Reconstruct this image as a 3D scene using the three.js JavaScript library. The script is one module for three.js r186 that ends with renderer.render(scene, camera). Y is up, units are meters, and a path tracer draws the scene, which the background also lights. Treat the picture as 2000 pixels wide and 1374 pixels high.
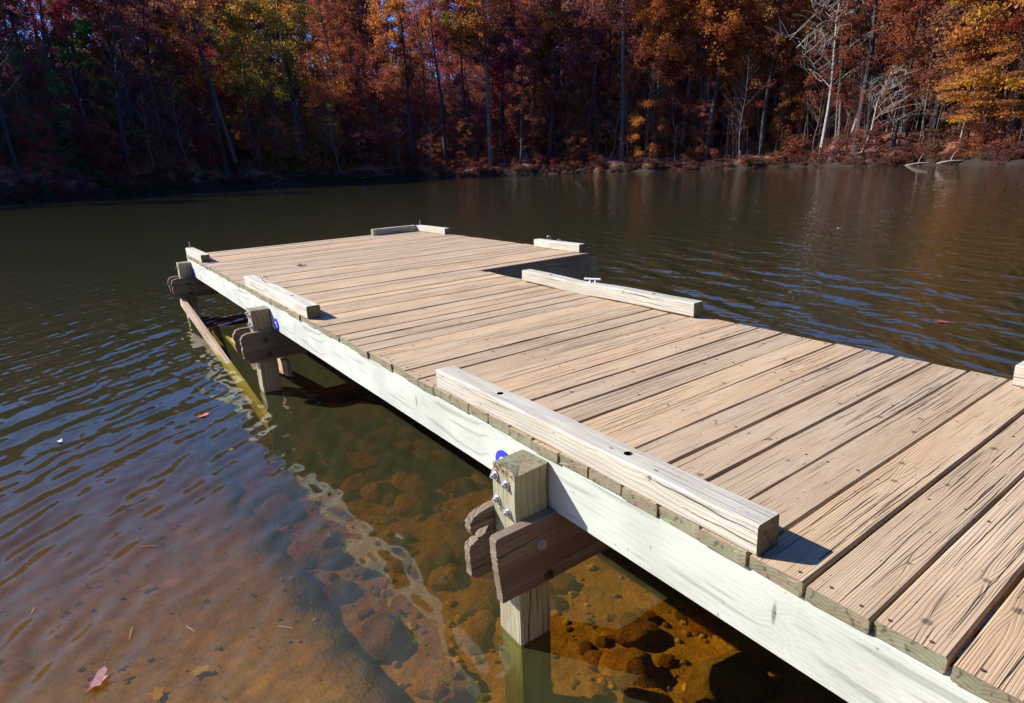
import * as THREE from 'three';
import { mergeGeometries, toCreasedNormals } from 'three/addons/utils/BufferGeometryUtils.js';
import { ImprovedNoise } from 'three/addons/math/ImprovedNoise.js';
import { Brush, Evaluator, SUBTRACTION } from 'three-bvh-csg';

// ------------------------------------------------------------------ camera, sky, sun, exposure
const scene = new THREE.Scene();
const camera = new THREE.PerspectiveCamera(60.28, 1024 / 703, 0.05, 900);
camera.position.set(-1.2306, 0.969, 0);
camera.setRotationFromMatrix(new THREE.Matrix4().makeBasis(
  new THREE.Vector3(0.80427, -0.03906, 0.59298), new THREE.Vector3(0.20672, 0.95391, -0.21754), new THREE.Vector3(-0.55715, 0.29754, 0.77527)));
const renderer = new THREE.WebGLRenderer({ antialias: true });
renderer.toneMapping = THREE.LinearToneMapping;
renderer.toneMappingExposure = 1.9;
renderer.shadowMap.enabled = true;

const TO_SUN = new THREE.Vector3(-0.49, 0.55, -0.68).normalize();
const SKY = { zenith: [0.012, 0.058, 0.27], horizon: [0.13, 0.33, 0.84], glow: [0.24, 0.25, 0.25] };
{
  const W = 256, H = 128, data = new Float32Array(W * H * 4);
  for (let j = 0; j < H; j++) for (let i = 0; i < W; i++) {
    const up = ((j + 0.5) / H - 0.5) * Math.PI, az = ((i + 0.5) / W - 0.5) * 2 * Math.PI;
    const x = Math.cos(az) * Math.cos(up), z = Math.sin(az) * Math.cos(up), y = Math.sin(up);
    const t = Math.pow(1 - Math.max(0, y), 1.9), cs = Math.max(0, x * TO_SUN.x + y * TO_SUN.y + z * TO_SUN.z), gl = Math.pow(cs, 10);
    for (let c = 0; c < 3; c++) data[(j * W + i) * 4 + c] = SKY.zenith[c] * (1 - t) + SKY.horizon[c] * t + SKY.glow[c] * gl;
    data[(j * W + i) * 4 + 3] = 1;
  }
  const t = new THREE.DataTexture(data, W, H, THREE.RGBAFormat, THREE.FloatType);
  t.mapping = THREE.EquirectangularReflectionMapping; t.magFilter = THREE.LinearFilter; t.needsUpdate = true;
  scene.background = t; scene.environment = t;
}
const sun = new THREE.DirectionalLight(new THREE.Color().setRGB(1, 0.93, 0.83), 5.0);
sun.position.copy(TO_SUN).multiplyScalar(150).add(new THREE.Vector3(20, 0, -30)); sun.target.position.set(20, 0, -30);
sun.castShadow = true; sun.shadow.mapSize.set(4096, 4096);
Object.assign(sun.shadow.camera, { left: -140, right: 140, top: 140, bottom: -140, near: 1, far: 400 });
scene.add(sun, sun.target);

// ------------------------------------------------------------------ helpers
const rngOf = (s) => () => { s = (s + 0x6d2b79f5) | 0; let t = Math.imul(s ^ (s >>> 15), 1 | s); t = (t + Math.imul(t ^ (t >>> 7), 61 | t)) ^ t; return ((t ^ (t >>> 14)) >>> 0) / 4294967296; };
const rnd = rngOf(7), rr = (a, b, r = rnd) => a + (b - a) * r();
const PN = new ImprovedNoise(), noise = (x, y, z = 0) => PN.noise(x + 100.37, y + 57.13, z + 31.7);
const fbm = (x, y, z = 0, o = 4) => { let s = 0, a = 0.5; for (let k = 0; k < o; k++) { s += a * noise(x, y, z + k * 9.1); x *= 2.03; y *= 2.03; a *= 0.5; } return s; };
const clamp = (x, a = 0, b = 1) => Math.min(b, Math.max(a, x)), lerp = (a, b, t) => a + (b - a) * t;
const ss = (a, b, x) => { const t = clamp((x - a) / (b - a)); return t * t * (3 - 2 * t); };
const D2R = Math.PI / 180;
const taken = {};
function numbered(n) { const k = (taken[n] = (taken[n] ?? -1) + 1); return k ? n + '_' + String(k).padStart(3, '0') : n; }
function mesh(name, g, m, parent) { const o = new THREE.Mesh(g, m); o.name = parent ? name : numbered(name); o.castShadow = o.receiveShadow = true; (parent || scene).add(o); return o; }
function thing(name, label, category, pos = [0, 0, 0], group) { const o = new THREE.Group(); o.name = numbered(name); o.position.set(...pos); o.userData = { label, category }; if (group) o.userData.group = group; scene.add(o); return o; }
function tag(o, label, category, group) { o.userData = { label, category }; if (group) o.userData.group = group; return o; }
const srgb = (x) => 255 * clamp(x <= 0.0031308 ? 12.92 * x : 1.055 * Math.pow(x, 1 / 2.4) - 0.055);
function tex(W, H, f, colour = true, wrap = THREE.RepeatWrapping) {   // f(i, j) -> linear [r,g,b] or a height
  const d = new Uint8Array(W * H * 4);
  for (let j = 0; j < H; j++) for (let i = 0; i < W; i++) {
    const v = f(i, j), o = (j * W + i) * 4;
    if (colour) { d[o] = srgb(v[0]); d[o + 1] = srgb(v[1]); d[o + 2] = srgb(v[2]); } else d[o] = d[o + 1] = d[o + 2] = 255 * clamp(v);
    d[o + 3] = 255;
  }
  const t = new THREE.DataTexture(d, W, H); t.wrapS = t.wrapT = wrap; t.magFilter = THREE.LinearFilter; t.minFilter = THREE.LinearMipmapLinearFilter; t.generateMipmaps = true;
  if (colour) t.colorSpace = THREE.SRGBColorSpace; t.needsUpdate = true; return t;
}
const std = (o) => new THREE.MeshStandardMaterial({ roughness: 0.9, ...o });
const lin = (r, g, b) => new THREE.Color().setRGB(r, g, b);

// ------------------------------------------------------------------ wood
const ULEN = 1.9;
function wood(W, H, strips, seed, o) {
  const R = rngOf(seed), sh = H / strips, S = [];
  for (let s = 0; s < strips; s++) {
    const knots = [], cracks = [], marks = [];
    for (let k = 0; k < o.knots; k++) knots.push([rr(0.1, 1.8, R), rr(0.02, 0.12, R), rr(0.006, 0.013, R)]);
    for (let k = 0; k < o.cracks; k++) cracks.push([rr(0.02, 1.1, R) + 0, rr(0.12, 0.75, R), rr(0.008, 0.132, R), rr(0.0006, 0.0021, R) * o.crackW, rr(0, 50, R)]);
    for (let k = 0; k < o.marks; k++) marks.push([rr(0, 1.9, R), rr(0, 0.14, R), rr(0.002, 0.007, R) * (o.markK ?? 1), rr(0.001, 0.0025, R) * (o.markK ?? 1), rr(0.25, 0.7, R)]);
    S.push({ knots, cracks, marks, tone: rr(0.9, 1.1, R), warm: rr(-0.03, 0.03, R), ring: rr(90, 170, R) * (o.ringK ?? 1), off: rr(0, 40, R), grey: rr(0.1, 0.55, R) });
  }
  const per2 = (u, f, y, z) => { const t = ss(1.72, 1.9, u); return t <= 0 ? noise(u * f, y, z) : lerp(noise(u * f, y, z), noise((u - ULEN) * f, y, z), t); };
  const bump = new Float32Array(W * H), col = new Float32Array(W * H * 3);
  for (let j = 0; j < H; j++) {
    const si = Math.floor(j / sh), s = S[si], v = (j - si * sh) / sh * 0.14;
    for (let i = 0; i < W; i++) {
      const u = i / W * ULEN, per = ss(0, 0.08, u) * (1 - ss(1.82, 1.9, u));
      let vv = v + 0.010 * noise(u * 1.1, v * 9, s.off) * per, kn = 0;
      for (const [uk, vk, rk] of s.knots) { const du = (u - uk) * 0.33, dv = v - vk, d2 = (du * du + dv * dv) / (rk * rk); if (d2 < 14) { vv += Math.sign(dv) * rk * 0.9 * Math.exp(-d2 * 0.28); kn = Math.max(kn, 1 - ss(0.55, 1.3, Math.sqrt(((u - uk) * (u - uk) + dv * dv)) / rk)); } }
      const g = vv * s.ring + 2.2 * noise(u * 0.7, vv * 14, s.off + 7) * per, fr = g - Math.floor(g), late = Math.pow(fr, 3) * (1 - ss(0.93, 1, fr));
      const fib = per2(u, 9, vv * 820, s.off) * 0.6 + per2(u, 23, vv * 1700, s.off) * 0.4;
      const low = per2(u, 1.6, v * 12, s.off + 3), mid = per2(u, 6, v * 60, s.off + 5);
      let cr = 0;
      for (const [u0, len, v0, w, ph] of s.cracks) { if (u < u0 || u > u0 + len) continue; const t = (u - u0) / len, vc = v0 + 0.006 * noise(u * 3.1, ph) + 0.002 * noise(u * 17, ph), ww = w * Math.sin(Math.PI * t) * (0.55 + 0.6 * Math.abs(noise(u * 11, ph + 3))); cr = Math.max(cr, 1 - ss(ww * 0.5, ww * 1.3 + 0.0003, Math.abs(v - vc))); }
      let mk = 0; for (const [um, vm, a, b, k] of s.marks) { const d = ((u - um) / a) ** 2 + ((v - vm) / b) ** 2; if (d < 1.6) mk = Math.max(mk, k * (1 - ss(0.5, 1.6, d))); }
      const check = ss(0.34, 0.62, per2(u, 3.2, vv * 260, s.off + 11)) * o.checks;   // short fine checks along the grain
      const n = (j * W + i), dark = clamp(0.34 * o.grain * late + kn * 0.55 + mk + check * 0.5, 0, 0.85), grey = clamp(s.grey + 0.6 * low);
      const bright = s.tone * (1 + 0.18 * fib * o.grain + 0.2 * low + 0.15 * mid) * (1 - dark) * (1 - 0.86 * cr);
      for (let c = 0; c < 3; c++) {
        let base = lerp(o.a[c], o.b[c], grey); if (c === 0) base *= 1 + s.warm; if (c === 2) base *= 1 - s.warm;
        if (o.green) base = lerp(base, o.green[c], clamp(0.5 * o.greenAmt + 1.6 * o.greenAmt * (0.5 * per2(u, 2.3, v * 11, s.off + 20) + 0.3 * per2(u, 5.1, v * 25, s.off + 29))));
        col[n * 3 + c] = base * bright;
      }
      bump[n] = clamp(0.72 + 0.12 * fib - 0.22 * late - 0.55 * cr - 0.2 * mk - 0.25 * check + 0.06 * mid);
    }
  }
  return { map: tex(W, H, (i, j) => [col[(j * W + i) * 3], col[(j * W + i) * 3 + 1], col[(j * W + i) * 3 + 2]]), bumpMap: tex(W, H, (i, j) => bump[j * W + i], false) };
}
const deckWood = wood(2048, 1024, 6, 11, { a: [0.53, 0.375, 0.225], b: [0.44, 0.345, 0.235], knots: 3, cracks: 12, crackW: 1.25, marks: 40, grain: 1.15, checks: 1 });
const paleWood = wood(2048, 512, 3, 23, { a: [0.55, 0.55, 0.505], b: [0.50, 0.52, 0.49], knots: 2, cracks: 3, crackW: 0.4, marks: 40, markK: 0.45, grain: 0.6, ringK: 2.6, checks: 0.55, green: [0.48, 0.53, 0.47], greenAmt: 0.45 });
const postWood = wood(1024, 512, 3, 41, { a: [0.29, 0.21, 0.135], b: [0.33, 0.27, 0.19], knots: 1, cracks: 7, crackW: 0.9, marks: 10, grain: 1.1, checks: 0.7, green: [0.40, 0.44, 0.29], greenAmt: 0.6 });
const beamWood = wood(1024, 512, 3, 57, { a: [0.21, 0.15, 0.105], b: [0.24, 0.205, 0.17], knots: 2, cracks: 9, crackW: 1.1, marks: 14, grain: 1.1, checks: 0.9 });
const railWood = wood(2048, 512, 3, 67, { a: [0.56, 0.51, 0.43], b: [0.50, 0.49, 0.46], knots: 2, cracks: 8, crackW: 0.9, marks: 30, grain: 1.0, checks: 0.9, green: [0.47, 0.50, 0.41], greenAmt: 0.3 });
const braceWood = wood(1024, 512, 3, 83, { a: [0.42, 0.27, 0.17], b: [0.45, 0.34, 0.26], knots: 2, cracks: 7, crackW: 1, marks: 12, grain: 1, checks: 0.9 });
const wetWood = wood(512, 256, 3, 97, { a: [0.10, 0.07, 0.04], b: [0.12, 0.10, 0.05], knots: 1, cracks: 4, crackW: 1, marks: 14, grain: 1, checks: 0.6, green: [0.08, 0.085, 0.03], greenAmt: 0.5 });
const endGrain = tex(256, 256, (i, j) => {
  const x = i / 256 - 0.55, y = j / 256 + 0.25, r = Math.sqrt(x * x + y * y) + 0.02 * noise(x * 5, y * 5), f = (r * 16) % 1, k = 0.8 + 0.3 * fbm(x * 7, y * 7) - 0.28 * Math.pow(f, 3) - 0.35 * ss(0.25, 0.5, noise(x * 14, y * 9, 4));
  const g = clamp(0.5 + 1.5 * fbm(x * 2.2, y * 2.2, 9)); return [lerp(0.30, 0.25, g) * k, lerp(0.245, 0.27, g) * k, lerp(0.165, 0.175, g) * k];
});
const M = {};
M.deck = [[1.0, 0.98, 0.97], [0.88, 0.89, 0.93], [1.08, 1.05, 1.0], [0.98, 0.92, 0.9], [0.93, 0.93, 0.98], [1.02, 0.99, 0.99]].map((c) => std({ ...deckWood, color: lin(...c), bumpScale: 0.004 }));
M.end = std({ map: endGrain, bumpMap: endGrain, bumpScale: 0.003 });
M.pale = std({ ...paleWood, color: lin(0.95, 0.99, 0.95), bumpScale: 0.001 });
M.rail = std({ ...railWood, bumpScale: 0.0035 });
M.railEnd = M.end;
M.post = std({ ...postWood, bumpScale: 0.004 });
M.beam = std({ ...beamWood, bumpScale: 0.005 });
M.brace = std({ ...braceWood, bumpScale: 0.004 });
M.wet = std({ ...wetWood, bumpScale: 0.003 });
M.hole = std({ color: lin(0.05, 0.035, 0.025) });
M.zinc = std({ color: lin(0.5, 0.52, 0.55), metalness: 0.75, roughness: 0.45 });
M.rust = std({ color: lin(0.10, 0.05, 0.03), roughness: 0.8, metalness: 0.2 });
M.blue = std({ color: lin(0.01, 0.02, 0.62), roughness: 0.5 });
M.white = std({ color: lin(0.8, 0.8, 0.8), roughness: 0.55 });

// A board: long axis x, height y, width z, chamfered; groups 0 = faces along the grain, 1 = end grain.
function board(L, H, W, { c = 0.004, seg = 4, jit = 0.0008, strip = 0, ns = 6, u0 = 0, flipU = false, flipV = false, rag = 0.001, warp, seed = 1, cup = 0 } = {}) {
  const R = rngOf(seed * 7919 + 13), h = H / 2, w = W / 2;
  const P = [[h, -w + c], [h, w - c], [h - c, w], [-h + c, w], [-h, w - c], [-h, -w + c], [-h + c, -w], [h - c, -w]];
  const F = [[0, 1], [1, 0.985], [1, 0.72], [0.72, 0.72], [0.1, 0.9], [0, 0.02], [0, 0.28], [0.02, 0]];
  const st = []; for (let i = 0; i <= seg; i++) { const row = [], t = i / seg, x0 = (t - 0.5) * L, dy = (R() - 0.5) * 2 * jit, dz = (R() - 0.5) * 2 * jit; for (const [y, z] of P) { const e = i === 0 || i === seg ? (R() - 0.5) * 2 * rag : 0; row.push([x0 + e, y + dy + (warp ? warp(t) : 0) + cup * (z * z / (w * w) - 0.5), z + dz]); } st.push(row); }
  const pos = [], uv = [], U = (x) => { const u = (x + L / 2) / ULEN + u0; return flipU ? -u : u; }, V = (f) => (strip + 0.03 + 0.94 * (flipV ? 1 - f : f)) / ns;
  const quad = (a, b, d, e, fa, fb) => { for (const [p, f] of [[a, fa], [b, fb], [d, fb], [a, fa], [d, fb], [e, fa]]) { pos.push(...p); uv.push(U(p[0]), V(f)); } };
  for (let i = 0; i < seg; i++) for (let k = 0; k < 8; k++) quad(st[i][k], st[i][(k + 1) % 8], st[i + 1][(k + 1) % 8], st[i + 1][k], F[k][0], F[k][1]);
  const nSide = pos.length / 3;
  for (const [row, s] of [[st[0], -1], [st[seg], 1]]) {
    const cx = row.reduce((a, p) => a + p[0], 0) / 8, cy = row.reduce((a, p) => a + p[1], 0) / 8, q = R();
    for (let k = 0; k < 8; k++) { const tri = s < 0 ? [[cx, cy, 0], row[(k + 1) % 8], row[k]] : [[cx, cy, 0], row[k], row[(k + 1) % 8]]; for (const p of tri) { pos.push(...p); uv.push(p[2] / 0.16 + 0.5 + q, (p[1] - cy) / 0.16 + 0.3 + q * 0.6); } }
  }
  let g = new THREE.BufferGeometry(); g.setAttribute('position', new THREE.Float32BufferAttribute(pos, 3)); g.setAttribute('uv', new THREE.Float32BufferAttribute(uv, 2));
  g = toCreasedNormals(g, 0.5); g.clearGroups(); g.addGroup(0, nSide, 0); g.addGroup(nSide, pos.length / 3 - nSide, 1);
  return g;
}
const alongZ = (g) => g.rotateY(Math.PI / 2), alongY = (g) => g.rotateZ(Math.PI / 2);

// ------------------------------------------------------------------ the cove: ground, lake bed, water
const WATER = -0.80, CX = -1.23;
const SHORE = [[-180, 3.2], [-140, 4.5], [-110, 22], [-70, 62], [-30, 74], [-3.1, 76.7], [4.8, 90.6], [14.2, 100], [27.1, 101], [38.7, 91], [50, 86.2], [58.4, 83.7], [67.6, 75], [75.3, 67], [95, 48], [120, 16], [145, 5], [180, 3.2]];
function shore(az) { let k = 0; while (k < SHORE.length - 2 && az > SHORE[k + 1][0]) k++; const [a, p] = SHORE[k], [b, q] = SHORE[k + 1], far = lerp(p, q, ss(0, 1, (az - a) / (b - a))); return far + (far > 40 ? 2.2 * noise(az * 0.35, 3) + 1.0 * noise(az * 1.3, 8) : 0); }
function landY(az, d) {   // height of the bank and the hill, d metres behind the water's edge
  const far = ss(15, 60, shore(az)), bank = lerp(0.3, 0.85 + 0.5 * noise(az * 0.6, 2), far), left = 1 - ss(0, 45, az);
  const slope = lerp(0.10, lerp(0.28, 0.36, left), far), x = az * 1.4 / 12;
  return WATER - 0.25 + bank * ss(-0.6, 1.6, d) + 0.25 * ss(-1.5, 0, d) + slope * Math.max(0, d - 1) * (1 - 0.25 * ss(45, 110, d)) + far * ss(2, 12, d) * (1.3 * noise(x, d / 14, 5) + 0.35 * noise(x * 4, d / 4, 6));
}
const RAMP_X = -0.52, rampY = (z) => -1.03 + 0.105 * (z + 1.2);
function bedY(x, z) {
  const r = Math.hypot(x - CX, z), t = Math.max(0, -z + 0.25 * Math.max(0, x - 2)), side = Math.max(0, x - 3) * 0.05;
  let y = -1.13 - 0.10 * Math.max(0, Math.min(t, 30) - 1) - side + 0.12 * Math.max(0, z);
  y = Math.max(y, -2.0 + 0.08 * noise(x * 0.3, z * 0.3));
  return y + 0.03 * noise(x * 1.7, z * 1.7, 3) + 0.012 * noise(x * 6, z * 6, 4) * (r < 14 ? 1 : 0);
}
function polar(angles, radii, yOf, uvScale, normals) {
  const na = angles.length, nr = radii.length, pos = new Float32Array(na * nr * 3), uv = new Float32Array(na * nr * 2), nor = normals && new Float32Array(na * nr * 3), idx = [];
  for (let a = 0; a < na; a++) for (let k = 0; k < nr; k++) {
    const az = angles[a], r = radii[k] instanceof Function ? radii[k](az) : radii[k], x = CX + r * Math.sin(az * D2R), z = -r * Math.cos(az * D2R), n = a * nr + k, y = yOf(x, z, r, az, n);
    pos.set([x, y, z], n * 3); uv.set([x / uvScale, z / uvScale], n * 2); if (nor) nor.set(normals(x, z, r), n * 3);
    if (a < na - 1 && k < nr - 1) idx.push(n, n + nr, n + 1, n + 1, n + nr, n + nr + 1);
  }
  const g = new THREE.BufferGeometry(); g.setAttribute('position', new THREE.BufferAttribute(pos, 3)); g.setAttribute('uv', new THREE.BufferAttribute(uv, 2)); g.setIndex(idx);
  if (nor) g.setAttribute('normal', new THREE.BufferAttribute(nor, 3)); else g.computeVertexNormals(); return g;
}
const structure = (o) => { o.userData.kind = 'structure'; return o; };
const range = (a, b, n) => Array.from({ length: n + 1 }, (_, i) => a + (b - a) * i / n);
const geo = (a, b, n) => Array.from({ length: n + 1 }, (_, i) => a * Math.pow(b / a, i / n));

// lake bed: amber gravel, silt and rotting leaves in the shallows, olive silt in deep water
const bedGrain = tex(1024, 1024, (i, j) => {
  const x = i / 1024 * 8, y = j / 1024 * 8, w = (f, o) => fbm(x * f, y * f, o, 4);
  const c1 = Math.abs(noise(x * 2.2, y * 2.2, 1)) + 0.5 * Math.abs(noise(x * 5, y * 5, 2)), e = w(1.2, 5), fl = noise(x * 16, y * 16, 3);
  const k = 0.75 + 0.5 * e + 0.5 * (c1 - 0.25) + 0.22 * fl, h = clamp(0.5 + 1.4 * w(0.8, 12));
  return [lerp(0.44, 0.48, h) * k, lerp(0.25, 0.215, h) * k, lerp(0.14, 0.10, h) * k];
});
{
  const mat = std({ map: bedGrain, bumpMap: bedGrain, bumpScale: 0.02, roughness: 1 });
  const angles = [...range(-180, -60, 24), ...range(-59, 125, 368), ...range(127, 180, 10)];
  const radii = [...geo(0.25, 30, 150), (az) => Math.max(34, shore(az) * 0.6), (az) => Math.max(36, shore(az) - 4), (az) => Math.max(38, shore(az) - 1.2), (az) => Math.max(40, shore(az) + 1.5)];
  const g = polar(angles, radii, (x, z, r, az) => { const s = shore(az); return Math.min(landY(az, r - s) - 0.02 + (r < s - 1.2 ? 9 : 0), bedY(x, z) + (r > s - 6 ? ss(s - 6, s, r) * 0.9 : 0)); }, 1.4);
  structure(mesh('lake_bed', g, mat));
}
// boat ramp slab beside the dock
{
  const nx = 40, nz = 90, g = new THREE.PlaneGeometry(5.2, 8.2, nx, nz).rotateX(-Math.PI / 2), p = g.attributes.position;
  for (let i = 0; i < p.count; i++) {
    let x = p.getX(i) - 2.6 + RAMP_X, z = p.getZ(i) - 3.1; const edge = Math.abs(p.getX(i) - 2.6) < 1e-4;
    if (edge) x += 0.05 * noise(z * 2.3, 4) + 0.04 * noise(z * 9, 5);
    p.setXYZ(i, x, edge ? rampY(z) - 0.35 : rampY(z) + 0.012 * noise(x * 2.5, z * 2.5, 7), z);
  }
  // pull the last row of top vertices right up to the edge, so that the slab ends in a steep face
  for (let j = 0; j <= nz; j++) { const e = j * (nx + 1) + nx; p.setX(e - 1, p.getX(e) - 0.012); }
  g.computeVertexNormals(); const uv = g.attributes.uv; for (let i = 0; i < p.count; i++) uv.setXY(i, p.getX(i) / 1.7 + 0.3, p.getZ(i) / 1.7);
  structure(mesh('boat_ramp', g, std({ map: bedGrain, bumpMap: bedGrain, bumpScale: 0.012, roughness: 1 })));
}
// waves: trains of short ripples, each strongest in its own part of the cove
const TRAINS = [];
{
  const R = rngOf(5), add = (n, dir, spread, l0, l1, slope, where) => { for (let k = 0; k < n; k++) { const a = (dir + rr(-spread, spread, R)) * D2R, l = rr(l0, l1, R), kk = 2 * Math.PI / l; TRAINS.push({ kx: Math.cos(a) * kk, kz: Math.sin(a) * kk, k: kk, s: slope / Math.sqrt(n) * 1.41, ph: rr(0, 6.28, R), where, o: rr(0, 90, R), l }); } };
  add(11, 58, 24, 0.15, 0.46, 0.075, (x, z) => (1 - ss(-0.2, 1.6, x)) * ss(-2.2, -4.6, z) * (1 - 0.75 * ss(-6.5, -11, z)));
  add(10, 34, 28, 0.12, 0.36, 0.05, (x, z) => (1 - ss(-0.4, 0.5, x)) * (1 - ss(-4.0, -6.0, z)));
  add(10, 23, 20, 0.28, 0.75, 0.085, (x, z) => ss(1.5, 3.0, x) * (1 - 0.6 * ss(14, 30, x)) * (1 - 0.7 * ss(-7, -14, z)));
  add(6, 40, 70, 0.5, 1.4, 0.012, () => 1);
  add(12, 35, 70, 0.085, 0.17, 0.046, (x, z) => 1);
}
function waves(x, z, cell) {
  let y = 0, gx = 0, gz = 0;
  for (const t of TRAINS) {
    const fade = 1 - ss(0.22, 0.4, cell / t.l); if (fade <= 0) continue;
    const w = t.where(x, z); if (w < 0.003) continue;
    const env = w * fade * clamp(0.75 + 1.5 * noise(x * 0.42, z * 0.42, t.o), 0.05, 1.8), wob = 1.8 * noise(x * 0.75, z * 0.75, t.o + 3), ph = t.kx * x + t.kz * z + t.ph + wob, a = t.s / t.k * env;
    y += a * Math.sin(ph); const c = a * Math.cos(ph); gx += c * t.kx; gz += c * t.kz;
  }
  return [y, gx, gz];
}
{
  const rows = 560, radii = geo(0.3, 112, rows), cellOf = (r) => r * (Math.pow(112 / 0.3, 1 / rows) - 1) * 1.0;
  const angles = [...range(-180, -50, 26), ...range(-49.6, 115, 470), ...range(118, 180, 14)], cache = new Map();
  let last;
  const g = polar(angles, radii, (x, z, r) => { last = waves(x, z, Math.max(cellOf(r), r * 0.35 * D2R)); return WATER + last[0]; }, 7, () => { const n = Math.hypot(last[1], last[2], 1); return [-last[1] / n, 1 / n, -last[2] / n]; });
  // fine ripples too small for the sheet's own shape
  const N = 512, R = rngOf(77), ws = []; for (let k = 0; k < 42; k++) { const a = (32 + rr(-55, 55, R)) * D2R, f = rr(18, 80, R); ws.push([Math.round(Math.cos(a) * f), Math.round(Math.sin(a) * f), rr(0, 6.28, R), rr(0.4, 1, R)]); }
  const d = new Uint8Array(N * N * 4);
  for (let j = 0; j < N; j++) for (let i = 0; i < N; i++) { let gx = 0, gz = 0; for (const [a, b, p, s] of ws) { const c = s * Math.cos(2 * Math.PI * (a * i + b * j) / N + p), m = Math.hypot(a, b); gx += c * a / m; gz += c * b / m; } const o = (j * N + i) * 4; d[o] = 127.5 + gx * 9; d[o + 1] = 127.5 + gz * 9; d[o + 2] = 255; d[o + 3] = 255; }
  const nm = new THREE.DataTexture(d, N, N); nm.wrapS = nm.wrapT = THREE.RepeatWrapping; nm.magFilter = THREE.LinearFilter; nm.needsUpdate = true;
  const water = mesh('lake_water', g, new THREE.MeshPhysicalMaterial({ color: lin(0.88, 0.93, 0.42), transmission: 0.972, thickness: 0, roughness: 0.02, ior: 1.48, normalMap: nm, normalScale: new THREE.Vector2(0.26, 0.26) }));
  structure(water);
  // the body of the water: absorbs blue first, then green, by the metres that light travels in it
  const b = new THREE.BoxGeometry(330, 4, 330); b.translate(20, WATER - 0.03 - 2, -20);
  structure(mesh('lake_water_body', b, new THREE.MeshPhysicalMaterial({ color: lin(1, 1, 1), transparent: true, opacity: 0.0, transmission: 1, thickness: 1, roughness: 0, ior: 1.0, attenuationColor: lin(0.40, 0.27, 0.10), attenuationDistance: 1 })));
}
// hillside and banks
const litter = tex(512, 512, (i, j) => { const x = i / 32, y = j / 32, k = 0.8 + 0.8 * fbm(x, y, 2, 4) + 0.5 * noise(x * 6, y * 6, 5); const h = clamp(0.5 + fbm(x * 2, y * 2, 8)); return [lerp(0.22, 0.34, h) * k, lerp(0.09, 0.13, h) * k, lerp(0.055, 0.075, h) * k]; });
{
  const angles = [...range(-180, -40, 70), ...range(-39, 110, 300), ...range(112, 180, 34)];
  const ds = [-1.5, -0.9, -0.5, -0.15, 0.15, 0.4, 0.7, 1.0, 1.4, 2, 3, 4.2, 5.6, 7.2, 9, 11, 13.5, 16, 19, 22, 26, 30, 35, 41, 48, 56, 66, 80, 100, 140];
  const hg = polar(angles, ds.map((d) => (az) => shore(az) + d), (x, z, r, az) => landY(az, r - shore(az)) + (r - shore(az) > -0.2 && r - shore(az) < 2.5 && shore(az) > 40 ? 0.22 * noise(x * 0.9, z * 0.9, 2) : 0), 4);
  // cut bank shade painted bluish-dark into the mud colour, leaf litter above it
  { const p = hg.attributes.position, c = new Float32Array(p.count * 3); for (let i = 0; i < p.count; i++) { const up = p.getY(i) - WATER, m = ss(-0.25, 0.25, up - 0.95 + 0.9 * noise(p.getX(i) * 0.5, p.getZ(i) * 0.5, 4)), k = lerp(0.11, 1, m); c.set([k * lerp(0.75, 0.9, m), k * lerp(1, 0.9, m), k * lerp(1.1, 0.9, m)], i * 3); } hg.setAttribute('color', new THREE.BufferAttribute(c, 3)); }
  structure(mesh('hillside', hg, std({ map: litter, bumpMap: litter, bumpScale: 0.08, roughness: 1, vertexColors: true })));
}

// ------------------------------------------------------------------ the dock
const dock = thing('dock', 'weathered wooden fishing dock of tan planks on posts over the lake', 'dock');
const PITCH = 0.1473, GAP1 = -0.5736, EDGE_R = 1.90, EDGE_X = 3.36, PT = 0.040;
const gapZ = (n) => GAP1 - PITCH * n, NOTCH = 29, LAST = 56;
{
  const R = rngOf(99), screwG = new THREE.CylinderGeometry(0.0038, 0.0038, 0.003, 8);
  for (let n = -12; n < LAST; n++) {
    const z = (gapZ(n) + gapZ(n + 1)) / 2, wide = n >= NOTCH, x0 = rr(-0.007, 0.003, R), x1 = (wide ? EDGE_X : EDGE_R) + rr(-0.006, 0.008, R), w = PITCH - (n < 5 ? rr(0.006, 0.012, R) : rr(0.0025, 0.009, R));
    const g = board(x1 - x0, PT, w, { c: 0.004, seg: 5, jit: 0.0012, strip: Math.floor(R() * 6), u0: rr(0, 1, R), flipU: R() < 0.5, flipV: R() < 0.5, rag: 0.003, seed: n + 50, cup: rr(-0.0015, 0.0015, R) });
    const p = mesh('plank', g, [M.deck[Math.floor(R() * 6)], M.end], dock);
    p.position.set((x0 + x1) / 2, -PT / 2 + rr(-0.003, 0.003, R), z + rr(-0.0012, 0.0012, R)); p.rotation.x = rr(-0.014, 0.014, R); p.rotation.y = rr(-0.0009, 0.0009, R);
    if (n === 6) { p.rotation.y = 0.0065; p.position.z -= 0.004; }
    if (n > -4 && n < 17) for (const xs of [0.025, 0.62, 1.26, 1.87]) for (const s of [-1, 1]) {
      if (R() < 0.3) continue;
      const sc = mesh('screw', screwG, M.rust, p); sc.position.set(xs + rr(-0.012, 0.012, R) - p.position.x, PT / 2 + 0.0004, s * w * 0.28 + rr(-0.012, 0.012, R));
    }
  }
}
const FY0 = -PT - 0.003, FY1 = -0.250, FH = FY0 - FY1, zNear = gapZ(-12), zFar = gapZ(LAST);
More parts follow.
